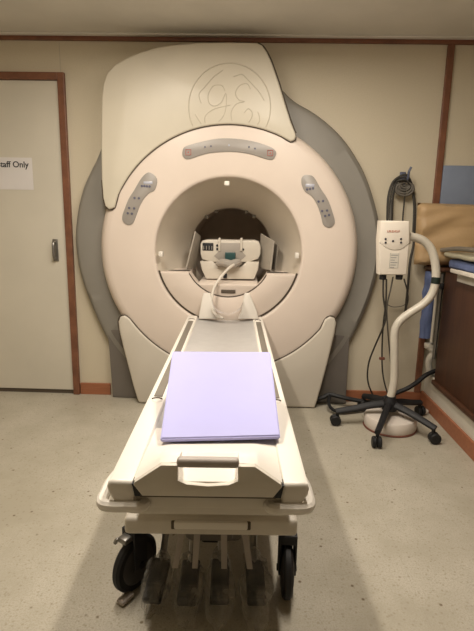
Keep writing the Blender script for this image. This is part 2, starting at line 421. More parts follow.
# infill in the lower bore: outer ledge and centre tray
LZ, NZ = .918, .846
def chordarc(r, z, y, a_pad=0, n=36):
    a = math.degrees(math.asin((z-GC.z)/r)); a0, a1 = 180-a, 360+a
    return [pol(a0+(a1-a0)*k/n, r, y) for k in range(n+1)]
oa, ia = chordarc(.464, LZ, FY+.002), chordarc(.292, LZ, FY+.002)
bm = B(); prism(bm, oa+ia[::-1], (0, .16, 0), .005, 2); sp('lower_fascia', bm, 'cream')
for s in (-1, 1):
    bm = B(); xa, xb = GC.x+s*.262, GC.x+s*.42
    v = [Vector((xa, FY+.1, LZ)), Vector((xb, FY+.1, LZ)), Vector((GC.x+s*.29, FY+.42, LZ)), Vector((xa, FY+.42, LZ))]
    prism(bm, v, (0, 0, -.03)); sp('bore_ledge', bm, 'cream')
ca = chordarc(.285, NZ, FY+.006)
bm = B(); prism(bm, ca, (0, .8, 0), .006, 2); sp('bore_bridge', bm, 'cream')
bm = B(); tube(bm, [p+Vector((0, .012, 0)) for p in chordarc(.470, LZ+.01, FY)], .0065, 6, 0); sp('bore_gap_shade', bm, 'gasket')  # dark tube stands in for shade in the outer crevice
bm = B(); tube(bm, [p+Vector((0, .008, 0)) for p in chordarc(.2885, LZ-.004, FY)], .0042, 6, 0); sp('bore_gap_shade', bm, 'gasket')  # same for the gap around the centre tray, shade as a dark tube
s0, s1 = at(221, 293, FY), at(235.5, 290, FY)
bm = B(); box(bm, s0.x, s1.x, FY-.002, FY+.01, s0.z, s1.z, .004); sp('latch_slot', bm, 'gasket')
# little positioning windows
for (x, y, w, h) in ((227, 183.5, .032, .028), (161, 254, .028, .034), (297, 255.5, .026, .036)):
    p = at(x, y, FY); dy = 0 if x != 227 else 0
    bm = B(); box(bm, p.x-w/2, p.x+w/2, FY-.018, FY+.03, p.z-h/2, p.z+h/2, .005); sp('laser_window', bm, 'white')
# control panels
PYY = FY-.006
def cpanel(pts):
    bm = B(); prism(bm, cr([at(x, y, PYY) for x, y in pts], 3, True), (0, .01, 0), .002, 2); return sp('control_panel', bm, 'panelgrey')
lp = cpanel([(150.6, 172.7), (157, 179), (154.8, 189.6), (149.6, 192.7), (144.3, 198), (140, 205.4), (135.9, 216), (132.7, 223.3), (127.4, 224.8), (122.8, 221.2), (122.2, 216), (124.3, 209.6), (128.5, 199), (133.8, 190.6), (140, 180), (145.4, 173.8)])
rp = cpanel([(307.4, 174.8), (313.8, 177), (320, 187.5), (327.5, 199), (331.7, 209.6), (334.9, 221.2), (332.7, 226), (328.5, 227.6), (323.2, 224.4), (321.1, 216), (317, 204.3), (311.6, 196), (305.3, 191.7), (302, 185.4), (301.5, 179), (303.2, 175.9)])
tp = cpanel([(186.3, 146), (201, 141.8), (218, 138.6), (234.9, 138.6), (251.7, 141), (268.6, 146), (275, 150), (276, 154.4), (272.8, 159.4), (266.5, 159), (251.7, 154.4), (237, 151.9), (220, 151.9), (205.3, 153.8), (190.5, 158.6), (185.3, 158.6), (182.3, 155), (183, 149)])
def dots(parent, pts, r, mat, name='button'):
    for x, y in pts:
        p = at(x, y, PYY); bm = B(); cyl(bm, (p.x, PYY, p.z), r, -.003, .004, 'Y', 12); obj(name, bm, mat, parent)
dots(lp, ((142, 186), (144.5, 186), (147, 186.2), (149.7, 186.4), (134.6, 198), (139, 198.3), (129.2, 208), (134.2, 208.4), (127.8, 213.2), (132, 213.7)), .0075, 'button')
dots(rp, ((307, 189.5), (310, 189), (313, 188.4), (318.5, 201.5), (323, 201), (322, 211), (327, 210.5), (325, 216), (329, 215), ), .0075, 'button')
for par, (x0, y0, x1, y1) in ((lp, (143.5, 184, 152.5, 181.5)), (rp, (305.5, 187, 314.5, 184))):
    a, b = at(x0, y0, PYY), at(x1, y1, PYY)
    bm = B(); box(bm, a.x, b.x, PYY-.003, PYY+.003, a.z, b.z, .003); obj('display', bm, 'display', par)
for x, y in ((188.3, 152.3), (270.2, 153)):
    p = at(x, y, PYY); bm = B()
    tube(bm, [(p.x+sx*.016, PYY-.001, p.z+sz*.016) for sx, sz in ((-1, -1), (1, -1), (1, 1), (-1, 1))], .0028, 6, 1, True); cyl(bm, (p.x, PYY, p.z), .005, -.003, .004, 'Y', 10)
    obj('stop_button', bm, 'red', tp)
dots(tp, ((205, 147), (211, 146.2), (249, 147), (255, 148.5)), .0055, 'button'); dots(tp, ((229, 145.3),), .006, 'display')

# ------------------------------------------------------------------ head coil and side panels inside the bore
coil = thing('head_coil', 'white two-tier head coil with teal connector inside the bore', 'medical coil', (-.133, 3.32, NZ))
ci = Matrix.Translation(-Vector((-.133, 3.32, NZ)))
def cp(name, bm, mat, parent=None):
    o = obj(name, bm, mat, parent or coil)
    if parent is None: o.matrix_parent_inverse = ci
    return o
K = 3.32
up = [at(x, y, K) for x, y in ((200.5, 244), (202, 241), (206, 240), (219, 240), (241, 240.5), (255, 240.5), (259, 242), (260.5, 246), (260.5, 254), (258, 259), (249, 262), (211, 262), (202, 259), (200.5, 254))]
bm = B(); prism(bm, up, (0, .16, 0), .006, 2); uh = cp('upper_housing', bm, 'coil')
lo_ = [at(x, y, K-.01) for x, y in ((200, 261.5), (212, 261), (218, 266.5), (241, 267), (247, 261.5), (259, 262), (258, 270), (254, 279.3), (206, 278.8), (202, 270))]
bm = B(); prism(bm, lo_, (0, .2, 0), .005, 2); lh = cp('lower_housing', bm, 'coil')
bm = B(); prism(bm, [at(x, y, K-.004) for x, y in ((220.5, 243), (240.5, 243), (241, 250), (246, 256), (240, 261), (220, 261), (214, 256), (220, 250))], (0, .01, 0), .003, 2); obj('recess_plate', bm, 'coilgrey', uh)
a, b = at(202.5, 250.5, K), at(213.5, 243, K)
bm = B(); box(bm, a.x, b.x, K-.004, K+.01, a.z, b.z, .003); obj('vent_grille', bm, 'blackpl', uh)
bm = B()
for i in range(4):
    x = a.x+(b.x-a.x)*(i+.5)/4.0; box(bm, x-.003, x+.001, K-.006, K-.003, a.z+.006, b.z-.02)
obj('grille_bar', bm, 'coilgrey', uh)
for x, y in ((217.3, 245.5), (217.3, 249), (243, 249.5)):
    p = at(x, y, K); bm = B(); cyl(bm, (p.x, K, p.z), .0085, -.006, .004, 'Y', 12); obj('knob', bm, 'blackpl', uh)
for x in (219.5, 241.5):
    p = at(x, 240, K); q = at(x, 251, K)
    bm = B(); box(bm, p.x-.008, p.x+.008, K-.014, K+.05, q.z, p.z+.014, .004); obj('clip', bm, 'coil', uh)
a, b = at(225, 261, K-.02), at(235.5, 252.5, K-.02)
bm = B(); box(bm, a.x, b.x, K-.03, K+.03, a.z, b.z, .004); cp('connector', bm, 'teal')
bm = B(); box(bm, a.x-.016, b.x+.016, K-.02, K+.03, a.z-.004, a.z+.012, .004); cp('connector_base', bm, 'blackpl')
# cable boot: a lumpy moulded plug that runs into the white lead
bm = B(); tube(bm, [at(217, 264, K-.03), at(223, 262.5, K-.05), at(231, 264.5, K-.06), at(237, 262.5, K-.05), at(240, 263, K-.03)], lambda t: .016+.014*math.sin(PI*t), 10, 4); cp('cable_boot', bm, 'coilgrey')
bm = B(); box(bm, at(227, 0, K).x, at(231, 0, K).x, K-.018, K, at(229, 278, K).z, at(229, 273.5, K).z, .002); obj('socket', bm, 'blackpl', lh)
bm = B(); tube(bm, [at(234, 264.5, K-.08), at(228, 269, K-.12), at(221, 277, 3.13), at(215, 286, 3.06), at(212, 296, 3.03), at(211.5, 306, 3.0), at(215, 314, 2.97), at(223, 318.5, 2.94)], .0095, 8, 6); cp('white_lead', bm, 'cablewhite')
def sidepanel(pts, Y, label, dy):
    bm = B(); prism(bm, [at(x, y, Y) for x, y in pts[:4]], dy, .004, 2)
    t = tag(obj('side_panel', bm, 'sidepad'), label, 'panel', 'grey panels in the bore'); return t
def slab(p0, p1, p2, p3, th, bev=.004):
    bm = B(); P = [Vector(p) for p in (p0, p1, p2, p3)]; n = (P[1]-P[0]).cross(P[3]-P[0]).normalized()*th
    prism(bm, P, n, bev, 2, True); return bm
bm = slab(at(186.5, 270, 3.22), at(196.5, 268, 3.40), at(201, 236, 3.42), at(196, 231.5, 3.26), -.012)
tag(obj('side_panel', bm, 'sidepad'), 'grey panel leaning inside the bore left of the head coil', 'panel', 'grey panels in the bore')
bm = slab(at(262, 233.5, 3.42), at(260.5, 268, 3.40), at(271.5, 270.5, 3.22), at(275, 241, 3.26), .012)
tag(obj('side_panel', bm, 'sidepad'), 'grey panel standing directly right of the head coil', 'panel', 'grey panels in the bore')
bm = slab(at(273, 240, 3.40), at(272, 269, 3.40), at(276, 270, 3.26), at(279, 246, 3.28), .010)
tag(obj('side_panel', bm, 'strip'), 'darker narrow panel against the right wall of the bore', 'panel', 'grey panels in the bore')

# ------------------------------------------------------------------ patient table (local frame: y runs to the scanner)
TX, TY, TR = -.088, 1.05, R(1.85)
tab = thing('patient_table', 'long white wheeled patient table docked to the scanner', 'table', (TX, TY, 0), TR)
def tl(p):     # world -> table local
    v = Vector((p.x-TX, p.y-TY, p.z)); c, s = math.cos(-TR), math.sin(-TR)
    return Vector((v.x*c-v.y*s, v.x*s+v.y*c, v.z))
def tp_(name, bm, mat, parent=None, smooth=True): return obj(name, bm, mat, parent or tab, smooth)
ZT = .64
def railpoly(s, y):   # rail cross-section, x outwards
    return [(s*.181, y, ZT-.035), (s*.181, y, ZT-.008), (s*.186, y, ZT-.002), (s*.236, y, ZT), (s*.245, y, ZT-.005), (s*.249, y, ZT-.018), (s*.246, y, ZT-.034), (s*.214, y, ZT-.09), (s*.181, y, ZT-.09)]
for s in (-1, 1):
    bm = B(); prism(bm, [Vector(p) for p in railpoly(s, .0)], (0, 2.02, 0), .012, 3)
    rail = tp_('side_rail', bm, 'white')
    # recessed strip, end caps
    bm = B(); box(bm, min(s*.196, s*.226), max(s*.196, s*.226), .56, 1.84, ZT-.006, ZT+.003, .001)
    rot(bm, 0, 'Z', (0, 0, 0)); obj('strip', bm, 'strip', rail)
    for yy in (.525, 1.885):
        bm = B(); lathe(bm, [(.0001, .002), (.015, .002), (.019, -.001), (.019, -.01)], (0, 0, 0), 'Z', 20); bmesh.ops.scale(bm, vec=(1, .9, 1), verts=bm.verts[:]); bmesh.ops.translate(bm, vec=(s*.21, yy, ZT+.0005), verts=bm.verts[:])
        obj('cap', bm, 'white', rail)
        bm = B(); tube(bm, [(s*.21+.017*math.cos(a), yy+.015*math.sin(a), ZT+.002) for a in [R(20+14*k) for k in range(11)]], .0042, 6, 0); obj('cap_recess', bm, 'gasket', rail)
# tabletop: shallow trough
bm = B(); rows = []
for j in range(41):
    y = .30+1.70*j/40; row = []
    for i in range(17):
        u = -1+2*i/16; z = ZT-.024+.014*u*u; row.append(bm.verts.new((u*.183, y, z)))
    rows.append(row)
for j in range(40):
    for i in range(16): bm.faces.new((rows[j][i], rows[j][i+1], rows[j+1][i+1], rows[j+1][i]))
bmesh.ops.solidify(bm, geom=bm.faces[:], thickness=.02)
tp_('tabletop', bm, 'top')
# front end of the cradle: humped block with six-sided face
HPY = [(.0, .694, .648, .112), (.03, .693, .648, .112), (.07, .682, .644, .115), (.12, .664, .640, .118), (.17, .648, .636, .12), (.22, .638, .632, .12), (.32, .630, .630, .12)]
def hump_z(x, y):
    yy = max(0, y)
    for (a, za, sa, xa), (b, zb, sb, xb) in zip(HPY, HPY[1:]):
        if yy <= b:
            t = (yy-a)/(b-a); zc = za+(zb-za)*t; zs = sa+(sb-sa)*t; xc = xa+(xb-xa)*t; break
    ax = abs(x); z = zc if ax < xc else zc+(zs-zc)*(ax-xc)/(.176-xc)
    if ax < .0728: z = min(z, .640+(y+.018)*.42)
    return z
bm = B(); xs = [-.1805, -.16, -.14, -.125, -.113, -.09, -.0733, -.0723, -.05, -.025, 0, .025, .05, .0723, .0733, .09, .113, .125, .14, .16, .1805]
ys = [-.006, .0, .01, .02, .03, .045, .06, .075, .09, .105, .12, .145, .17, .195, .22, .25, .28, .32]
tg = [[bm.verts.new((x, y, hump_z(x, y))) for x in xs] for y in ys]; bg = [[bm.verts.new((x, y, ZT-.035)) for x in xs] for y in ys]
for j in range(len(ys)-1):
    for i in range(len(xs)-1):
        bm.faces.new((tg[j][i], tg[j][i+1], tg[j+1][i+1], tg[j+1][i])); bm.faces.new((bg[j][i], bg[j+1][i], bg[j+1][i+1], bg[j][i+1]))
for j in (0, len(ys)-1):
    for i in range(len(xs)-1): bm.faces.new((tg[j][i], bg[j][i], bg[j][i+1], tg[j][i+1]))
for i in (0, len(xs)-1):
    for j in range(len(ys)-1): bm.faces.new((tg[j][i], tg[j+1][i], bg[j+1][i], bg[j][i]))
hump_o = tp_('foot_section', bm, 'white')
# six-sided end panel with handle hollow
fr = [(-.176, .648), (-.178, .640), (-.158, .612), (.158, .612), (.178, .640), (.176, .648), (.112, .694), (.071, .694), (.072, .655), (.05, .645), (0, .641), (-.05, .645), (-.072, .655), (-.071, .694), (-.112, .694)]
bm = B(); prism(bm, [Vector((x, -.020, z)) for x, z in fr[::-1]], (0, .016, 0), .003, 2); tp_('end_panel', bm, 'shade')
bm = B(); box(bm, -.165, .165, -.012, .02, .6045, .6125, .001); tp_('painted_shadow_line', bm, 'gasket')  # solid dark strip stands in for the shadow line below the panel
bm = B(); box(bm, -.074, .074, -.032, -.008, .692, .716, .009, 3); tp_('pull_handle', bm, 'handle')
for s in (-1, 1):
    bm = B(); prism(bm, [Vector(q) for q in ((s*.148, -.012, .606), (s*.178, -.012, .606), (s*.184, -.012, .640), (s*.176, -.012, .640), (s*.158, -.012, .616), (s*.148, -.012, .612))], (0, .03, 0), .001); tp_('corner_stop', bm, 'black')
# body shell under the rails
bm = B()
sec = [(.0, .556, .605), (.05, .545, .60), (1.98, .53, .6)]
box(bm, -.205, .205, .016, 1.99, .535, .612, .012, 3); tp_('body', bm, 'shade')
bm = B(); prism(bm, [Vector(q) for q in ((-.240, .014, .604), (-.218, .014, .556), (.218, .014, .556), (.240, .014, .604))], (0, .1, 0), .008, 3); tp_('front_apron', bm, 'shade')
bm = B(); box(bm, -.17, .17, .24, 1.93, .40, .54, .02, 3); tp_('lower_body', bm, 'shade')
# bumper handles, U shaped
for s in (-1, 1):
    bm = B(); z = .572; k_ = 1 if s < 0 else .955
    pts = [(s*.205, .155, z+.028), (s*.238, .145, z+.022), (s*.264, .10, z+.006), (s*.268, .05, z), (s*.267, .022, z), (s*.258, .004, z), (s*.235, -.002, z), (s*.20, -.002, z), (s*.165, -.001, z), (s*.158, .014, z)]
    tube(bm, [(x*k_, y, q) for x, y, q in pts], .0145, 10, 5); tp_('bumper_handle', bm, 'white')
# lower chassis with slot
bm = B(); box(bm, -.252, .252, .17, 1.80, .365, .42, .012, 3); ch = tp_('chassis', bm, 'shade')
bm = B(); box(bm, -.115, .115, .166, .176, .388, .414, .003); obj('slot_frame', bm, 'gasket', ch)
bm = B(); box(bm, -.106, .106, .160, .172, .392, .416, .004); obj('slot_cover', bm, 'white', ch)
bm = B(); box(bm, -.10, .10, .35, 1.65, .20, .37, .03, 3); tp_('lift_housing', bm, 'dgrey')
bm = B(); box(bm, -.22, .22, .62, .70, .10, .16, .01); box(bm, -.22, .22, 1.45, 1.53, .10, .16, .01); box(bm, -.05, .05, .5, 1.6, .09, .17, .01); tp_('undercarriage', bm, 'blackpl')
# wheels
def caster(lx, ly, ang, lever=True):
    c = B(); cyl(c, (0, 0, .10), .098, -.016, .016, 'X', 40, .008)
    w = tp_('wheel', c, 'black'); w.location = (lx, ly, 0); w.rotation_euler = (0, 0, ang)
    h = B(); lathe(h, [(.0001, -.021), (.06, -.021), (.072, -.0165), (.072, .0165), (.06, .021), (.0001, .021)], (0, 0, .10), 'X', 32); obj('hub', h, 'hub', w)
    f = B(); box(f, -.03, -.022, -.03, .03, .09, .24, .003); box(f, .022, .03, -.03, .03, .09, .24, .003); box(f, -.03, .03, -.03, .03, .205, .24, .005)
    cyl(f, (0, 0, .10), .012, -.034, .034, 'X', 12); obj('fork', f, 'blackpl', w)
    s = B(); cyl(s, (0, .0, .24), .018, 0, .135, 'Z', 16); obj('stem', s, 'blackpl', w)
    if lever:
        l = B(); box(l, -.018, .018, -.06, -.02, .205, .225, .004); tube(l, [(-.01, -.04, .21), (-.02, -.06, .215), (-.028, -.062, .20)], .007, 6, 3); obj('brake_lever', l, 'steel', w)
    return w
p = tl(Vector((-.37, 1.40, 0))); wl = caster(p.x, p.y+.03, R(-33))
bm = B(); box(bm, .004, .034, -.095, -.04, .008, .022, .004); obj('brake_pedal', bm, 'handle', wl)
p = tl(Vector((.153, 1.40, 0))); caster(p.x, p.y+.03, R(-2), False)
caster(-.19, 1.65, R(10), False); caster(.19, 1.65, R(5), False)
# pedals
peds = ((157, 580, -.10), (189, 582, -.03), (220, 581, .0), (255.5, 582, .03))
pobs = []
for i, (x, y, a) in enumerate(peds):
    q = tl(atz(x, y, .085)); c = B()
    box(c, -.031, .031, -.076, .076, -.013, .013, .008, 3)
    for k in range(5): box(c, -.024, .024, -.07+k*.012, -.064+k*.012, .012, .0155, .001)
    pd = tp_('pedal', c, 'pedal'); pd.location = (q.x, q.y, .085); pd.rotation_euler = (R(16), 0, a)
    c = B(); tube(c, [(0, .06, .0), (0, .12, .03), (0, .17, .10), (0, .20, .24)], .012, 8, 4); obj('pedal_arm', c, 'steel', pd)
    pobs.append((q, a))
for lx, dx in ((-.085, -.03), (-.045, -.008), (.035, .004), (.09, .03)):
    c = B(); prism(c, [Vector((lx-.011, .30, .37)), Vector((lx+.011, .30, .37)), Vector((lx+dx+.009, .25, .19)), Vector((lx+dx-.009, .25, .19))], (0, .012, 0), .002); tp_('linkage_bar', c, 'handle')
c = B(); box(c, -.06, .065, .31, .36, .24, .365, .01); tp_('pedal_mechanism', c, 'dgrey')
# transfer posts at the scanner end
for s, (x0, x1, xt0, xt1) in ((-1, (198.5, 217.5, 202.5, 211)), (1, (238, 258.5, 244, 250.5))):
    yy = 2.985
    P = [at(x0, 319, yy), at(x1, 319, yy), at(x1-(2.5 if s < 0 else 1.5), 312, yy), at(xt1, 296, yy), at(xt1-1, 294, yy), at(xt0+1, 294, yy), at(xt0, 296, yy), at(x0+(1 if s < 0 else 3.5), 312, yy)]
    bm = B(); prism(bm, [tl(p) for p in P], (0, .05, 0), .006, 2); tp_('transfer_post', bm, 'white')
# clear guard between the posts
bm = B(); ring = []
for k in range(17):
    a = PI+PI*k/16; ring.append((math.cos(a)*.098, math.sin(a)*.088))
mid = tl(at(227.5, 300, 2.95)); g = []
for yy in (-.05, .03):
    g.append([bm.verts.new((mid.x+u, mid.y+yy, mid.z+.0+v)) for u, v in ring])
for k in range(16): bm.faces.new((g[0][k], g[0][k+1], g[1][k+1], g[1][k]))
bmesh.ops.solidify(bm, geom=bm.faces[:], thickness=.004); tp_('clear_guard', bm, 'clearpl')

# plastic bags over the pedals
def bag(q, a, label, sx, sy, seed, yo=-.02):
    c = B(); bmesh.ops.create_icosphere(c, subdivisions=4, radius=1)
    for v in c.verts:
        p = v.co.copy(); n_ = noise.noise(p*2.3+Vector((seed, 0, 0)))*.28+noise.noise(p*4+Vector((0, seed, 0)))*.10
        e = p*(1+n_); tp2 = 1-.35*max(0, -p.y)
        v.co = Vector((e.x*sx*tp2, e.y*sy, e.z*.06))
        w = v.co.y*math.sin(R(12)); v.co.z += w
        v.co.z = max(v.co.z, -.078)
    o = obj('plastic_bag', c, 'bag', None, True, 25)
    cw, sw = math.cos(TR), math.sin(TR)
    o.location = (TX+q.x*cw-(q.y+yo)*sw, TY+q.x*sw+(q.y+yo)*cw, .082); o.rotation_euler = (0, 0, a+TR)
    tag(o, label, 'bag', 'plastic bags over the foot pedals')
bag(pobs[0][0], -.1, 'crumpled clear plastic bag over the pedal next to the big left wheel', .046, .105, 1.3, -.01)
bag(pobs[1][0], 0, 'clear plastic bag over the second pedal from the left', .05, .12, 4.1)
bag(pobs[2][0], 0, 'clear plastic bag over the third pedal from the left', .05, .135, 7.7, -.03)
bag(pobs[3][0], 0, 'clear plastic bag over the pedal nearest the right wheel', .052, .14, 9.2, -.035)

# ------------------------------------------------------------------ lavender wedge pad
n0, n1 = atz(160.3, 438.5, .662), atz(280.3, 435.5, .662)
fL, fR = at(172.5, 351, 1.60), at(270.3, 351.5, 1.60)
bm = B()
bot = .631
vs = [n0, n1, fR, fL]; lowv = [Vector((v.x, v.y, .650 if i < 2 else bot)) for i, v in enumerate(vs)]
# keep the underside inside the rails
lowv[2].x = min(lowv[2].x, n1.x-.012); lowv[3].x = max(lowv[3].x, n0.x-.012)
tv = [bm.verts.new(v) for v in vs]; lv = [bm.verts.new(v) for v in lowv]
bm.faces.new(tv); bm.faces.new(lv[::-1])
for k in range(4): bm.faces.new((tv[k], lv[k], lv[(k+1) % 4], tv[(k+1) % 4]))
bmesh.ops.bevel(bm, geom=bm.edges[:], offset=.0035, segments=3, affect='EDGES')
tag(obj('wedge_pad', bm, 'pad'), 'lavender vinyl foam pad lying on the patient table', 'pad')

# ------------------------------------------------------------------ injector stand
HX, HY = .90, 2.83
st = thing('monitor_stand', 'white curved-pole stand on black five-star wheeled base holding a control box', 'medical stand', (HX, HY, 0))
si = Matrix.Translation(-Vector((HX, HY, 0)))
def ss(name, bm, mat, parent=None):
    o = obj(name, bm, mat, parent or st)
    if parent is None: o.matrix_parent_inverse = si
    return o
bm = B(); lathe(bm, [(.0001, .115), (.045, .115), (.048, .13), (.046, .165), (.032, .19), (.028, .205), (.0001, .205)], (HX, HY, 0), 'Z', 24); ss('hub', bm, 'blackpl')
for k in range(5):
    a = R((180, 243, 314, 36, 108)[k]); L = (.322, .315, .29, .32, .29)[k]; d = Vector((math.cos(a), math.sin(a), 0)); c0 = Vector((HX, HY, 0))
    bm = B(); tube(bm, [c0+d*.02+Vector((0, 0, .155)), c0+d*.12+Vector((0, 0, .14)), c0+d*.22+Vector((0, 0, .115)), c0+d*(L+.01)+Vector((0, 0, .092))], lambda t: .026-.006*t, 8, 4, flat=.75)
    leg = ss('base_leg', bm, 'blackpl')
    w = c0+d*L; n = Vector((-d.y, d.x, 0))
    bm = B()
    for s in (-1, 1):
        b2 = B(); cyl(b2, (0, 0, 0), .033, -.011, .011, 'X', 20, .005); 
        bmesh.ops.transform(b2, matrix=Matrix.Translation(w+Vector((d.x*.01, d.y*.01, .034)))@Matrix.Rotation(a+PI/2+.4*k, 4, 'Z')@Matrix.Translation((s*.015, 0, 0)), verts=b2.verts[:])
        me = bpy.data.meshes.new('t'); b2.to_mesh(me); b2.free(); bm.from_mesh(me); bpy.data.meshes.remove(me)
    cyl(bm, (w.x, w.y, 0), .011, .06, .10, 'Z', 10)
    obj('caster', bm, 'black', leg)
bm = B(); lathe(bm, [(.0001, .006), (.155, .006), (.160, .018), (.160, .066), (.153, .078), (.14, .082), (.0001, .084)], (HX+.01, HY, 0), 'Z', 40); dr = ss('weight', bm, 'drum')
bm = B(); lathe(bm, [(.0001, .001), (.162, .001), (.164, .006), (.161, .012), (.0001, .012)], (HX+.01, HY, 0), 'Z', 40); obj('weight_rim', bm, 'drumrim', dr)
PYp = 2.83
path = [Vector((HX, HY, .19))]+[at(x, y, PYp) for x, y in ((394, 380), (394.3, 350), (394.5, 334), (397, 325), (403, 318), (412, 311.5), (422, 305), (430, 297), (434.5, 287), (436, 275), (435, 262), (431.5, 250), (425, 242), (417, 238), (409, 237))]
path = [path[0], path[1]]+[Vector((p.x, PYp-.0*i, p.z)) for i, p in enumerate(path[2:])]
bm = B(); tube(bm, path, .0245, 14, 5); pole = ss('pole', bm, 'polewhite')
b0, b1 = at(435.2, 283.5, PYp), at(436.2, 277, PYp)
bm = B(); tube(bm, [b0, b1], .026, 14, 0); obj('band', bm, 'band', pole)
# control box
BY = 2.745
c4 = [at(381, 220.5, BY), at(409.6, 221, BY), at(410, 240, BY), at(407, 275.3, BY), at(379.6, 274.8, BY), at(379.4, 240, BY)]
bm = B(); prism(bm, [c4[0], c4[1], c4[2], c4[3], c4[4], c4[5]], (0, .075, 0), .008, 3); cb = ss('control_box', bm, 'boxwhite')
# raised upper face with curved lower edge
uf = [at(x, y, BY-.004) for x, y in ((381.6, 221.3), (409, 221.8), (409.4, 243), (404.5, 247.5), (400, 249.6), (395, 250.3), (390, 249.4), (385, 247), (380, 242.5))]
bm = B(); prism(bm, uf, (0, .02, 0), .004, 2); fp = obj('face_plate', bm, 'boxwhite', cb)
bm = B(); tube(bm, [p+Vector((0, .006, 0)) for p in uf[2:]], .0022, 6, 2); obj('face_seam', bm, 'strip', cb)
for x, y in ((385.6, 239), (385.6, 242.6), (393, 241), (401, 239), (401, 242.6)):
    p = at(x, y, BY-.005); bm = B(); cyl(bm, (p.x, BY-.005, p.z), .006, -.002, .003, 'Y', 12); obj('indicator', bm, 'led', fp)
# red printed word above the dots (small letter strokes)
bm = B(); random.seed(3)
for i in range(8):
    p = at(388+i*1.6, 231.3, BY-.006); w = .0033; h = .0055
    box(bm, p.x-w, p.x+w, BY-.0062, BY-.004, p.z-h*.25 if i % 3 == 1 else p.z-h, p.z-h*.25+.0018 if i % 3 == 1 else p.z-h+.0022)
    box(bm, p.x-w, p.x-w+.002, BY-.0062, BY-.004, p.z-h, p.z+h)
    if i % 2: box(bm, p.x-w, p.x+w, BY-.0062, BY-.004, p.z+h-.0022, p.z+h)
obj('print', bm, 'redprint', fp)
a, b = at(389, 268, BY), at(399, 253, BY)
bm = B(); box(bm, a.x, b.x, BY-.0015, BY+.002, a.z, b.z); lb = obj('sticker', bm, 'labelbg', cb)
bm = B()
for i in range(6):
    z = b.z-.012-i*.014; box(bm, a.x+.005, b.x-.005-.008*(i % 3), BY-.002, BY-.0012, z-.003, z+.001)
for sgn in (a.x, b.x-.0015): box(bm, sgn, sgn+.0015, BY-.002, BY-.0012, a.z, b.z)
obj('sticker_print', bm, 'label', lb)
for x in (384.5, 401):
    p = at(x, 277.5, BY); bm = B(); cyl(bm, (p.x, BY+.035, p.z), .02, -.016, .018, 'Z', 16, .003); obj('port', bm, 'blackpl', cb)
p = at(409.5, 238, PYp); bm = B(); box(bm, p.x-.035, p.x+.01, BY+.07, PYp+.025, p.z-.035, p.z+.035, .006); obj('bracket', bm, 'boxwhite', cb)

# ------------------------------------------------------------------ cables
def cable(pts, r, mat, label, cat='cable', group=None, n=6, name='cable', s=7):
    bm = B(); tube(bm, pts, r, n, s); return tag(obj(name, bm, mat), label, cat, group)
W = WY-.02
hk = B(); box(hk, at(403, 180, W).x-.02, at(403, 180, W).x+.02, WY-.012, WY-.001, at(403, 192, WY).z, at(403, 172, WY).z, .004)
h0 = at(404.5, 178, W); tube(hk, [h0, h0+Vector((.0, -.05, -.02)), h0+Vector((.002, -.07, .0)), h0+Vector((.0, -.08, .03)), h0+Vector((.012, -.078, .06))], .008, 8, 5)
tag(obj('wall_hook', hk, 'hook'), 'blue-grey hook on the back wall carrying coiled cables', 'hook')
bd = B(); random.seed(5)
for i in (0, 1, 3, 5, 6):      # coiled hanks over the hook
    o = (i-3)*.0055; j = (i % 3)*.008
    tube(bd, [at(387+i*.9, 232, W-.03-j), at(387+i*.9, 212, W-.03-j), at(388+i*.9, 196, W-.03-j), at(392+i*.8, 183, W-.035-j), at(399, 176.5+i*.8, W-.05-j), at(406, 174.5+i*1.1, W-.05-j), at(410-i*.2, 179+i, W-.04-j), at(413-i*.3, 188, W-.03), at(415.5-i*.3, 205, W-.025), at(415-i*.35, 232, W-.025)], .0048, 6, 6)
tag(obj('cable_hank', bd, 'cable'), 'hank of dark cables looped over the wall hook', 'cable')
bd = B()
for i in range(9):
    c = at(404.5+(i%3)*.5, 183.5+(i%2), W-.045); r1 = .014+.0048*i
    tube(bd, [(c.x+r1*1.15*math.cos(a), c.y-.004*(i%4)+.01, c.z+r1*.85*math.sin(a)-.004*i) for a in [2*PI*k/10+.3*i for k in range(10)]], .006, 6, 4, True)
tag(obj('cable_coil', bd, 'cablegrey'), 'small tight grey cable coil hanging from the wall hook', 'cable')
cable([at(405.5, 189, W-.05), at(404.5, 200, W-.03), at(403, 215, W-.02), at(402.5, 230, W-.02), at(403, 262, W-.02)], .005, 'cable', 'single dark cable hanging straight down from the cable coil')
cable([at(395, 190, W-.03), at(391, 205, W-.03), at(390, 222, W-.03), at(389.5, 250, W-.03)], .006, 'cablegrey', 'grey cable hanging at the left of the wall hook behind the control box')
cable([at(415, 228, W-.02), at(413.5, 245, W-.02), at(410, 262, W-.02), at(408, 285, W-.02), at(406, 305, W-.02), at(405, 316, W-.03)], .008, 'cable', 'thick dark cable hanging down behind the curved white pole')
cable([at(404, 279, BY+.04), at(407, 290, BY+.1), at(408, 300, 3.0), at(405, 312, 3.12)], .004, 'cable', 'thin cable from the right port of the control box')
cable([at(383.3, 279, BY+.03), at(383.3, 296, BY+.03), at(385, 308, BY+.04), at(386, 318, BY+.06), at(382, 330, BY+.1), at(375, 346, 3.0), at(369, 362, 3.05), at(367.5, 378, 3.08), at(371, 391, 3.1), atz(378, 402, .012), atz(390, 405, .01)], .0055, 'cable', 'black lead swinging left from the control box down to the floor')
cable([at(386.4, 279, BY+.04), at(386, 300, BY+.05), at(384, 318, BY+.08), at(382.5, 335, 2.95), at(382, 358, 3.0), at(383, 375, 3.03), at(386.5, 390, 3.08), atz(392, 403, .012)], .005, 'cable', 'black lead with a small brown tag running down left of the pole')
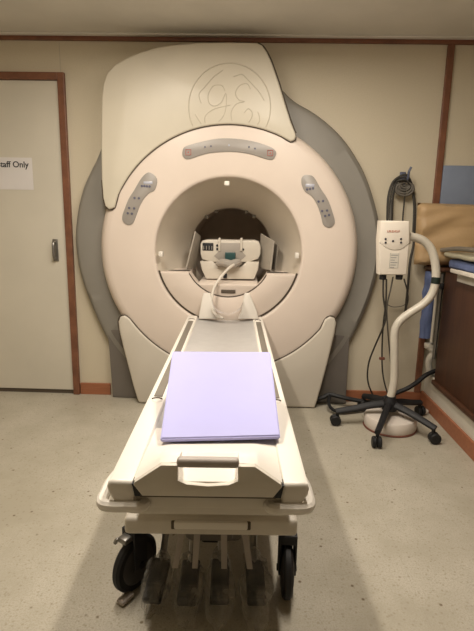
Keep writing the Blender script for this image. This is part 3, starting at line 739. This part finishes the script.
bm = B(); p = at(382, 358.5, 2.995); box(bm, p.x-.018, p.x+.018, p.y-.009, p.y+.009, p.z-.009, p.z+.009, .004); tag(obj('cable_tag', bm, 'drumrim'), 'small brown tag clipped on a hanging black lead', 'tag')
cable([at(393, 277, BY+.05), at(390.5, 290, BY+.06), at(387, 306, BY+.08), at(387.5, 325, BY+.1), at(389, 345, 2.95), at(391, 365, 3.0), at(392.5, 385, 3.05), atz(397, 403, .012)], .0045, 'cablegrey', 'thin lead from the middle of the control box crossing the other leads')
cable([at(386.5, 304, W-.01), at(393, 307, W-.005), at(402, 306, W-.005), at(407, 303, W-.01)], .003, 'cablegrey', 'short thin cable sagging across the back wall behind the leads')
# black hose across the floor
cable([at(318, 399, 3.13), at(324, 397, 3.14), at(330, 394.5, 3.14), at(343, 397.5, 3.12), at(358, 400.5, 3.11), at(372, 402, 3.1), at(384, 398, 3.08), at(396, 393, 3.06), at(408, 388, 3.06), at(418, 381.5, 3.08), at(426, 375, 3.1), at(436, 370.5, 3.12)], .0155, 'black', 'thick black hose running across the floor behind the stand to the cabinet', 'hose', name='hose')
cable([at(330, 395.5, 3.11), at(328.5, 402, 3.05), atz(332, 409, .035), atz(341, 412, .02), atz(352, 411, .02), atz(366, 409, .02)], .012, 'black', 'black hose loop on the floor beside the scanner foot', 'hose', name='hose')
cable([atz(405, 401, .01), atz(413, 402, .01), atz(419, 405, .01), atz(424, 411, .01)], .005, 'cablewhite', 'thin white cord on the floor beside the right baseboard')
p = atz(425, 411, .018); bm = B(); box(bm, p.x-.03, p.x+.02, p.y-.02, p.y+.02, .002, .03, .008); tag(obj('plug', bm, 'cablewhite'), 'small white plug on the floor by the right baseboard', 'plug')

# ------------------------------------------------------------------ cabinet and what lies on it
cab = thing('wood_cabinet', 'long dark wood cabinet standing on the cream curb at the right', 'cabinet', (1.26, 3.06, .24))
cvi = Matrix.Translation(-Vector((1.26, 3.06, .24)))
bm = B(); box(bm, 1.252, XR-.01, .5, 3.06, .243, .97, .005); o = obj('carcass', bm, 'cab', cab); o.matrix_parent_inverse = cvi
bm = B(); box(bm, 1.235, XR-.01, .5, 3.06, .215, .243, .003); o = obj('lower_rail', bm, 'cab', cab); o.matrix_parent_inverse = cvi
bm = B(); box(bm, 1.245, XR-.01, .5, 3.06, .97, .985, .003); box(bm, 1.18, XR-.01, 3.06, WY-.005, .965, .985, .003); o = obj('worktop', bm, 'cab', cab); o.matrix_parent_inverse = cvi
# tan cushion
bm = B(); nx, nz = 36, 20; rows = []
cL, cT = at(418, 203, 3.16), None
x0c, x1c, z0c, z1c = 1.078, 1.95, 1.0, 1.395
def cush(u, v, side):
    x = x0c+(x1c-x0c)*u; z = z0c+(z1c-z0c)*v-.012*u
    e = min(1, 14*min(u, 1-u)*((x1c-x0c)/.5), 14*min(v, 1-v)); e = math.sqrt(max(0, e*(2-e)))
    wr = .026*noise.noise(Vector((x*2.0+z*1.5, z*13-x*5, 1.3)))+.014*noise.noise(Vector((x*5, z*26-x*4, 4)))
    y0 = 3.185-.03*(1-v); return (x, y0+side*(.045*e)+(wr*e if side < 0 else 0)-.0, z)
sheets = []
for side in (-1, 1):
    sheets.append([[bm.verts.new(cush(i/nx, j/nz, side)) for i in range(nx+1)] for j in range(nz+1)])
for s in sheets:
    for j in range(nz):
        for i in range(nx): bm.faces.new((s[j][i], s[j][i+1], s[j+1][i+1], s[j+1][i]))
bmesh.ops.remove_doubles(bm, verts=bm.verts[:], dist=.0008)
tag(obj('tan_cushion', bm, 'tan', None, True, 60), 'wide creased tan cushion standing against the back wall', 'cushion')
# blue grey board on the wall
a, b = at(438, 205, WY), at(438, 165.5, WY)
bm = B(); box(bm, 1.238, 1.75, WY-.016, WY-.001, 1.36, b.z, .003); tag(obj('wall_board', bm, 'board'), 'blue-grey board fixed on the back wall above the tan cushion', 'board')
# stack on the cabinet
def softslab(x0, x1, y0, y1, z0, z1, amp, seed, bev=.015, rz=0):
    c = B(); box(c, x0, x1, y0, y1, z0, z1, bev, 4)
    bmesh.ops.subdivide_edges(c, edges=[e for e in c.edges if e.calc_length() > .15], cuts=8, use_grid_fill=True)
    for v in c.verts:
        v.co.z += amp*noise.noise(Vector((v.co.x*9+seed, v.co.y*9, 0))); v.co.x += amp*.6*noise.noise(Vector((v.co.y*14, v.co.z*20, seed)))
    if rz: rot(c, rz, 'Z', ((x0+x1)/2, (y0+y1)/2, 0))
    return c
tag(obj('blue_sheet', softslab(1.250, 1.75, 2.62, 3.03, .992, 1.052, .006, 2, .02), 'blue'), 'folded blue cloth lying on the wood cabinet', 'cloth')
tag(obj('sage_mat', softslab(1.225, 1.8, 2.60, 3.06, 1.062, 1.088, .004, 8, .012), 'sage'), 'pale sage mat lying on the folded blue cloth', 'mat')
bm = B(); tube(bm, [(1.225, 3.09, 1.10), (1.27, 2.95, 1.118), (1.30, 2.75, 1.12), (1.30, 2.5, 1.12)], .014, 8, 5); tag(obj('grey_tube', bm, 'strip'), 'grey tube lying along the edge of the sage mat', 'tube')
bm = B(); box(bm, 1.19, 1.245, 2.50, 2.84, .985, .991, .002); box(bm, 1.188, 1.197, 2.50, 2.84, .985, 1.008, .003)
tag(obj('white_tray', bm, 'cablewhite'), 'white tray edge sticking out over the cabinet front', 'tray')
bm = B(); box(bm, 1.243, 1.2475, 2.60, 2.86, .93, .998); rot(bm, R(0), 'Y', (1.25, 2.8, 1)); tag(obj('paper_sheet', bm, 'labelbg'), 'pale sheet of paper hanging below the white tray', 'paper')
# blue bag, pipes and fitting in the gap behind the cabinet
def cloth(x0, x1, z0, z1, y, seed, mat, name, label, cat, amp=.018):
    c = B(); nx, nz = 12, 30; rr = []
    for s in (0, 1):
        rr.append([[c.verts.new((x0+(x1-x0)*i/nx+.012*noise.noise(Vector((seed, j*.22, 2))), y+(.022 if s else -.022)*math.sin(PI*min(max(i/nx, .04), .96))+amp*noise.noise(Vector((i*.5+seed, j*.12, s*3))), z0+(z1-z0)*j/nz)) for i in range(nx+1)] for j in range(nz+1)])
    for s in rr:
        for j in range(nz):
            for i in range(nx): c.faces.new((s[j][i], s[j][i+1], s[j+1][i+1], s[j+1][i]))
    A, Bq = rr
    for j in range(nz):
        for i in (0, nx): c.faces.new((A[j][i], A[j+1][i], Bq[j+1][i], Bq[j][i]))
    for i in range(nx):
        for j in (0, nz): c.faces.new((A[j][i], A[j][i+1], Bq[j][i+1], Bq[j][i]))
    return tag(obj(name, c, mat, None, True, 60), label, cat)
cloth(at(422.5, 300, 3.17).x, at(436, 300, 3.17).x, at(428, 338, 3.17).z, .955, 3.17, 3, 'blue', 'blue_bag', 'blue cloth bag hanging in the gap behind the wood cabinet', 'bag', .01)
bm = B()
p0, p1 = at(433.5, 342, 3.13), at(437, 278, 3.13)
tube(bm, [(1.232, 3.12, p0.z), (1.232, 3.12, .96)], .010, 8, 0); tag(obj('thin_pipe', bm, 'polewhite'), 'pale thin pipe standing upright beside the cabinet end', 'pipe')
bm = B(); tube(bm, [(1.245, 3.085, .38), (1.245, 3.085, .95)], .012, 8, 0); tag(obj('thin_pipe', bm, 'steel'), 'grey metal pipe standing upright tight to the cabinet end', 'pipe')
bm = B(); q = at(430, 348, 3.16); tube(bm, [q+Vector((-.03, 0, .02)), q+Vector((0, -.01, .0)), q+Vector((.02, -.01, -.03)), q+Vector((.0, 0, -.10)), Vector((1.275, 3.16, .20))], .022, 10, 5)
box(bm, q.x-.035, q.x+.04, q.y-.03, q.y+.03, q.z+.0, q.z+.035, .01); tag(obj('pipe_fitting', bm, 'polewhite'), 'white pipe elbow below the blue bag behind the cabinet', 'pipe fitting')
bm = B(); q = at(444, 285, 3.05); box(bm, 1.232, 1.25, 3.05, 3.09, .85, .89, .004); tag(obj('black_clip', bm, 'blackpl'), 'small black clip at the top of the cabinet corner', 'clip')

# ------------------------------------------------------------------ sign
sg = thing('paper_sign', 'white paper sign reading Staff Only taped on the door', 'sign', (at(33.8, 176, WY).x-.14, WY-.0135, at(33, 176, WY).z))
w = .14; zt, zb = at(33, 158, WY).z, at(33, 190, WY).z; zc = sg.location.z
bm = B(); box(bm, -w, w, -.001, .0005, zb-zc, zt-zc); obj('paper', bm, 'paper', sg)
ft = bpy.data.curves.new('lettering', 'FONT'); ft.body = 'Staff Only'; ft.align_x = 'RIGHT'; ft.align_y = 'CENTER'; ft.size = .054; ft.extrude = .0004
ft.offset = .0009
fo = bpy.data.objects.new('lettering', ft); COL.objects.link(fo); ft.materials.append(MT['ink']); fo.parent = sg
bpy.context.view_layer.update()
fm = bpy.data.meshes.new_from_object(fo.evaluated_get(bpy.context.evaluated_depsgraph_get())); bpy.data.objects.remove(fo)
fm.materials.clear(); fm.materials.append(MT['ink'])
fo = bpy.data.objects.new('lettering', fm); COL.objects.link(fo); fo.parent = sg
fo.location = (at(29.8, 168, WY).x-sg.location.x, -.0018, at(20, 165, WY).z-zc); fo.rotation_euler = (PI/2, 0, 0)

# ------------------------------------------------------------------ world and view
wd = bpy.data.worlds.new('world'); sc.world = wd; wd.use_nodes = True
wd.node_tree.nodes['Background'].inputs[0].default_value = (.01, .009, .008, 1); wd.node_tree.nodes['Background'].inputs[1].default_value = 1
sc.view_settings.view_transform = 'Standard'; sc.view_settings.look = 'None'; sc.view_settings.exposure = 0; sc.view_settings.gamma = 1
sc.view_settings.use_curve_mapping = False
